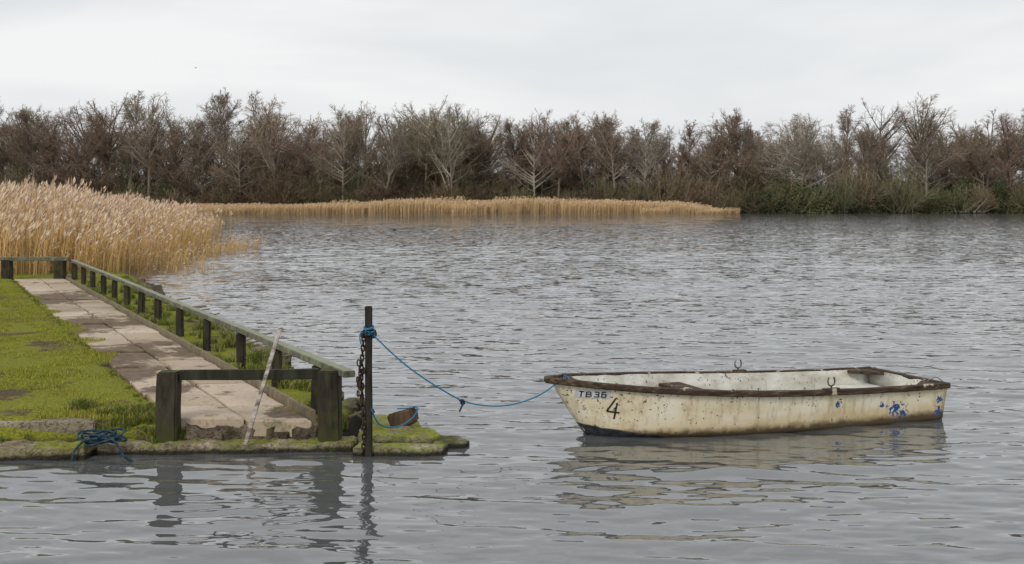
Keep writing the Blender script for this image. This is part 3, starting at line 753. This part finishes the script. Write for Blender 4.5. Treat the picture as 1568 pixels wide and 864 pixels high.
for y in np.arange(76,180,7.0): # shoreline reeds between the near bed and the far belt
    xr=np.interp(y,ey,ex); x=-.47*y-3
    while x<xr:
        inst('belt_%d'%k,random.choice(fm),(x+random.uniform(-.8,.8),y+random.uniform(-2,2),-.1),random.uniform(-.15,.15),(1,1,.8),fb); k+=1; x+=4

# ---------------------------------------------------------------- WOODLAND ACROSS THE LAKE
def norm(a): return a/np.maximum(1e-9,np.linalg.norm(a,axis=-1,keepdims=True))
def tubes(P0,D,L,R0,R1,up,nseg,ns):
    """curved tapered tubes; returns verts, faces"""
    N=len(P0); ts=np.linspace(0,1,nseg+1)
    ref=np.tile(np.array([.3,.2,.93]),(N,1)); S=norm(np.cross(D,ref)); U=norm(np.cross(S,D))
    V=np.zeros((N,nseg+1,ns,3))
    for i,t_ in enumerate(ts):
        c=P0+D*(L*t_)[:,None]; c[:,2]+=up*L*t_*t_
        r=(R0+(R1-R0)*t_)[:,None]
        for j in range(ns):
            a=2*math.pi*j/ns; V[:,i,j]=c+(S*math.cos(a)+U*math.sin(a))*r
    base=(np.arange(N)*(nseg+1)*ns)[:,None,None]
    i=np.arange(nseg)[None,:,None]; j=np.arange(ns)[None,None,:]; j2=(j+1)%ns
    F=np.stack([base+i*ns+j,base+i*ns+j2,base+(i+1)*ns+j2,base+(i+1)*ns+j],-1).reshape(-1,4)
    return V.reshape(-1,3),F
def tris(P0,D,L,W,up):
    N=len(P0); S=norm(np.cross(D,rng.normal(size=(N,3))))
    V=np.zeros((N,4,3)); mid=P0+D*(L*.5)[:,None]; mid[:,2]+=up*L*.25; tip=P0+D*L[:,None]; tip[:,2]+=up*L
    V[:,0]=P0-S*(W/2)[:,None]; V[:,1]=P0+S*(W/2)[:,None]; V[:,2]=mid+S*(W/2.5)[:,None]; V[:,3]=tip
    b=(np.arange(N)*4)[:,None]; return V.reshape(-1,3),b+np.array([[0,1,2,3]])
def children(P0,D,L,up,n,tmin,fac,spread,lift):
    N=len(P0); t_=rng.uniform(tmin,1,(N,n)); c=P0[:,None]+D[:,None]*(L[:,None]*t_)[...,None]; c[...,2]+=up*L[:,None]*t_*t_
    r=rng.normal(size=(N,n,3)); r=norm(r)
    dd=D[:,None]+r*spread; dd[...,2]+=lift; dd=norm(dd)
    ll=L[:,None]*fac*(1.15-.55*t_)*rng.uniform(.6,1.2,(N,n))
    return c.reshape(-1,3),dd.reshape(-1,3),ll.reshape(-1)
def tree(nm,H,crown,t0,nl,elev,dens=1.0,mat2=M_twig,nst=1):
    parts=[]
    P=np.zeros((nst,3)); P[:,0]=rng.uniform(-.4,.4,nst)*(nst>1)
    D=norm(np.stack([rng.normal(0,.05+.07*(nst-1),nst),rng.normal(0,.05+.07*(nst-1),nst),np.ones(nst)],1)); L=H*rng.uniform(.74,.84,nst)
    parts.append((*tubes(P,D,L,np.full(nst,.013*H),np.full(nst,.03),0,6,5),0))
    n=max(6,int(nl/nst)); t_=rng.uniform(t0,.98,(nst,n)); c=P[:,None]+D[:,None]*(L[:,None]*t_)[...,None]
    az=rng.uniform(0,6.28,(nst,n)); el=np.radians(elev[0]+(elev[1]-elev[0])*t_+rng.normal(0,9,(nst,n)))
    dd=np.stack([np.cos(az)*np.cos(el),np.sin(az)*np.cos(el),np.sin(el)],-1)
    rel=(t_-t0)/(1-t0); ll=crown*(np.sin(np.clip(rel*.66+.26,0,1)*math.pi)**.45*.9+.1)*rng.uniform(.85,1.08,(nst,n))
    P1,D1,L1=c.reshape(-1,3),dd.reshape(-1,3),ll.reshape(-1)
    parts.append((*tubes(P1,D1,L1,.018*L1+.035,np.full(len(L1),.025),.14,4,4),0))
    P2,D2,L2=children(P1,D1,L1,.14,10,.2,.45,.95,.06)
    parts.append((*tubes(P2,D2,L2,np.full(len(L2),.04),np.full(len(L2),.014),.05,2,3),0))
    P3,D3,L3=children(P2,D2,L2,.05,int(7*dens),.2,.58,1.1,.03)
    parts.append((*tris(P3,D3,L3,np.full(len(L3),.036),.02),1))
    P4,D4,L4=children(P3,D3,L3,.02,int(7*dens),.15,.65,1.1,.02)
    parts.append((*tris(P4,D4,L4,np.full(len(L4),.024),.0),1))
    V=[];F=[];MI=[];o_=0
    for v,f,mi in parts: V.append(v);F.append(f+o_);MI+= [mi]*len(f); o_+=len(v)
    V=np.concatenate(V);F=np.concatenate(F); V[:,2]*=H/V[:,2].max()
    me=bpy.data.meshes.new(nm); me.from_pydata(V.tolist(),[],F.tolist()); me.materials.append(M_bark); me.materials.append(mat2); me.polygons.foreach_set('material_index',MI); return me
TM=[tree('bare_tree_round',18,5.6,.28,28,(8,66)),tree('bare_tree_tall',18,4.8,.25,30,(28,70),.9,nst=2),tree('bare_tree_open',18,6.0,.33,20,(5,62),.75),
    tree('bare_tree_fan',18,5.6,.22,28,(25,72),nst=3),tree('bare_tree_dense',18,5.0,.2,36,(12,66),1.15),tree('bare_tree_narrow',18,3.9,.15,38,(15,60),1.1),
    tree('bare_tree_wide',18,6.6,.28,26,(5,62),.9),tree('bare_tree_twin',18,5.4,.3,30,(15,68),nst=2),tree('bare_tree_sparse',18,5.2,.35,20,(20,70),.65),
    tree('bare_tree_broad',18,7.2,.24,30,(0,60)),tree('bare_tree_slim',18,3.2,.3,30,(30,66),.9)]
def shrub(nm,H,R,mat,n=70,dens=1):
    az=rng.uniform(0,6.28,n); el=rng.uniform(.35,1.5,n); P=np.stack([rng.normal(0,R*.3,n),rng.normal(0,R*.3,n),np.zeros(n)],1)
    D=np.stack([np.cos(az)*np.cos(el),np.sin(az)*np.cos(el),np.sin(el)],1); L=rng.uniform(.5,1,n)*H
    parts=[(*tubes(P,D,L,np.full(n,.04),np.full(n,.015),.05,2,3),0)]
    P2,D2,L2=children(P,D,L,.05,10,.1,.4,.8,.1); parts.append((*tris(P2,D2,L2,np.full(len(L2),.05),.05),1))
    P3,D3,L3=children(P2,D2,L2,.05,6,.1,.6,.8,.1); parts.append((*tris(P3,D3,L3,np.full(len(L3),.05),.05),1))
    V=[];F=[];MI=[];o_=0
    for v,f,mi in parts: V.append(v);F.append(f+o_);MI+=[mi]*len(f);o_+=len(v)
    me=bpy.data.meshes.new(nm); me.from_pydata(np.concatenate(V).tolist(),[],np.concatenate(F).tolist()); me.materials.append(M_bark); me.materials.append(mat); me.polygons.foreach_set('material_index',MI); return me
SM=[shrub('shrub',5,2.6,M_shrub),shrub('shrub_low',4,3.2,M_shrub),shrub('shrub_tall',7,2.4,M_shrub)]
def leafbush(nm,R,H,n):
    p=rng.normal(size=(n,3)); p=norm(p)*(rng.random((n,1))**.35); p[:,2]=np.abs(p[:,2])
    lump=np.array([noise.noise(Vector(q)*2.3+Vector((R,0,0))) for q in p.tolist()]); p*=(1+.5*lump)[:,None]; p*=np.array([R,R,H])
    S=norm(rng.normal(size=(n,3)))*.11; T=norm(np.cross(S,rng.normal(size=(n,3))))*.16
    V=np.stack([p-S,p-T,p+S,p+T],1).reshape(-1,3); F=(np.arange(n)*4)[:,None]+np.array([[0,1,2,3]])
    me=bpy.data.meshes.new(nm); me.from_pydata(V.tolist(),[],F.tolist()); me.materials.append(M_everg); return me
EM=[leafbush('evergreen',2.6,4,2600),leafbush('evergreen_tall',2.0,6,2600),leafbush('evergreen_wide',3.6,4,3400)]
prof=[(-140,17),(-100,18),(-87,19.5),(-84,18.4),(-76.5,17.9),(-75,15.7),(-72.7,16.8),(-66,19.5),(-61.5,20.9),(-56,17.9),(-51.5,19.5),(-48,19.5),(-46,16.8),(-42.7,18.6),(-38,19),(-33.8,17.5),(-29.3,18.6),(-21.5,20.1),(-15,19),(-7.7,17.9),(-6,16.2),(-2.7,17.1),(.7,15.2),(2.1,12.8),(5.1,16.2),(11.8,19),(16.2,16.8),(18.4,13.8),(21.2,16.6),(26.2,15.1),(35,16.4),(46.2,18.4),(54,16.8),(66.2,18.6),(75,17.5),(87,16.5),(100,17.5),(140,17)]
PX=[a for a,b in prof]; PH=[b for a,b in prof]
wood=empty('woodland_treeline'); k=0
for (d0,sp_,sc) in ((197,7.4,1.04),(202,6.6,1.04),(208,5.8,.95),(216,5.2,.86),(228,5.0,.76)):
    x=-150
    while x<150:
        xx=x+random.uniform(-2,2); H=np.interp(xx*200/d0,PX,PH)*(d0/200)*sc*random.uniform(.78,1.06)
        s=H/18; inst('tree_%d'%k,random.choice(TM),(xx,d0+random.uniform(-2.5,2.5),.2),random.uniform(0,6.28),(s*random.uniform(.9,1.3),s*random.uniform(.9,1.3),s),wood); k+=1
        x+=sp_*random.uniform(.55,1.45)
und=empty('woodland_understory'); k=0
for (d0,sp_) in ((195.5,3.2),(199,3.8),(206,3.4),(217,3.4)):
    x=-150
    while x<150:
        dd=d0+random.uniform(-1.5,1.5)
        if x>33 and d0<196: dd-=3.3
        s=random.uniform(.6,1.2)*(1 if d0<200 else 1.35)
        inst('shrub_%d'%k,random.choice(SM),(x,dd,.1),random.uniform(0,6.28),s,und); k+=1; x+=sp_*random.uniform(.7,1.3)
evs=[(-38,196,0,1.0),(-34,198,2,1),(-42,199,0,1),(13.5,196,1,.8),(16,197,0,1),(24,196,1,.85),(26.5,196,0,.9),(40,192,0,1.0),(42,192,2,.95),(46,191.5,0,1.2),(49,192,2,1.1),(44,194,1,1.1),(52,192.5,0,1.0),(63,192,0,.9),(80,193,1,.9),(82,192,0,.8),(-70,197,2,1),(-5,198,0,.9),(-58,198,1,.9),(58,193,2,1.1),(70,193,2,.9),(75,194,1,.9)]
for (x,y,m_,s) in evs: inst('evergreen_%d'%k,EM[m_],(x,y,.0),random.uniform(0,6),s,und); k+=1

# ---------------------------------------------------------------- a duck on the lake and a bird in the sky
M_bird,t=newmat('dark_plumage',.8,.2); t.put(t.b.inputs['Base Color'],t.ramp(t.noise(t.coord('Object'),8),[(.4,(.015,.013,.012)),(.7,(.06,.05,.04))]))
def skin_fig(nm,vs,es,rs_,loc,rz=0,sc=1):
    me=bpy.data.meshes.new(nm); me.from_pydata(vs,es,[]); o=bpy.data.objects.new(nm,me); COL.objects.link(o); me.materials.append(M_bird)
    m=o.modifiers.new('skin','SKIN')
    for i,r in enumerate(rs_): me.skin_vertices[0].data[i].radius=r if isinstance(r,tuple) else (r,r)
    me.skin_vertices[0].data[0].use_root=True
    s=o.modifiers.new('sub','SUBSURF'); s.levels=1; s.render_levels=2; o.location=loc; o.rotation_euler=(0,0,rz); o.scale=(sc,sc,sc); return o
skin_fig('duck',[(0,0,.06),(.16,0,.07),(-.16,0,.08),(-.27,0,.12),(.22,0,.16),(.24,0,.24),(.33,0,.23)],[(0,1),(0,2),(2,3),(1,4),(4,5),(5,6)],[.11,.09,.08,.025,.04,.05,.015],(-8.4,84,0),.2,.6)
skin_fig('flying_bird',[(0,0,0),(.15,0,.02),(.22,0,.03),(-.2,0,0),(-.32,0,0),(.02,.25,.12),(-.08,.55,.10),(.02,-.25,.12),(-.08,-.55,.10)],[(0,1),(1,2),(0,3),(3,4),(0,5),(5,6),(0,7),(7,8)],[.07,.05,.02,.03,.02,(.07,.012),(.02,.005),(.07,.012),(.02,.005)],(-26.9,100,13.4),.6,.4)
print('objects',len(bpy.data.objects))
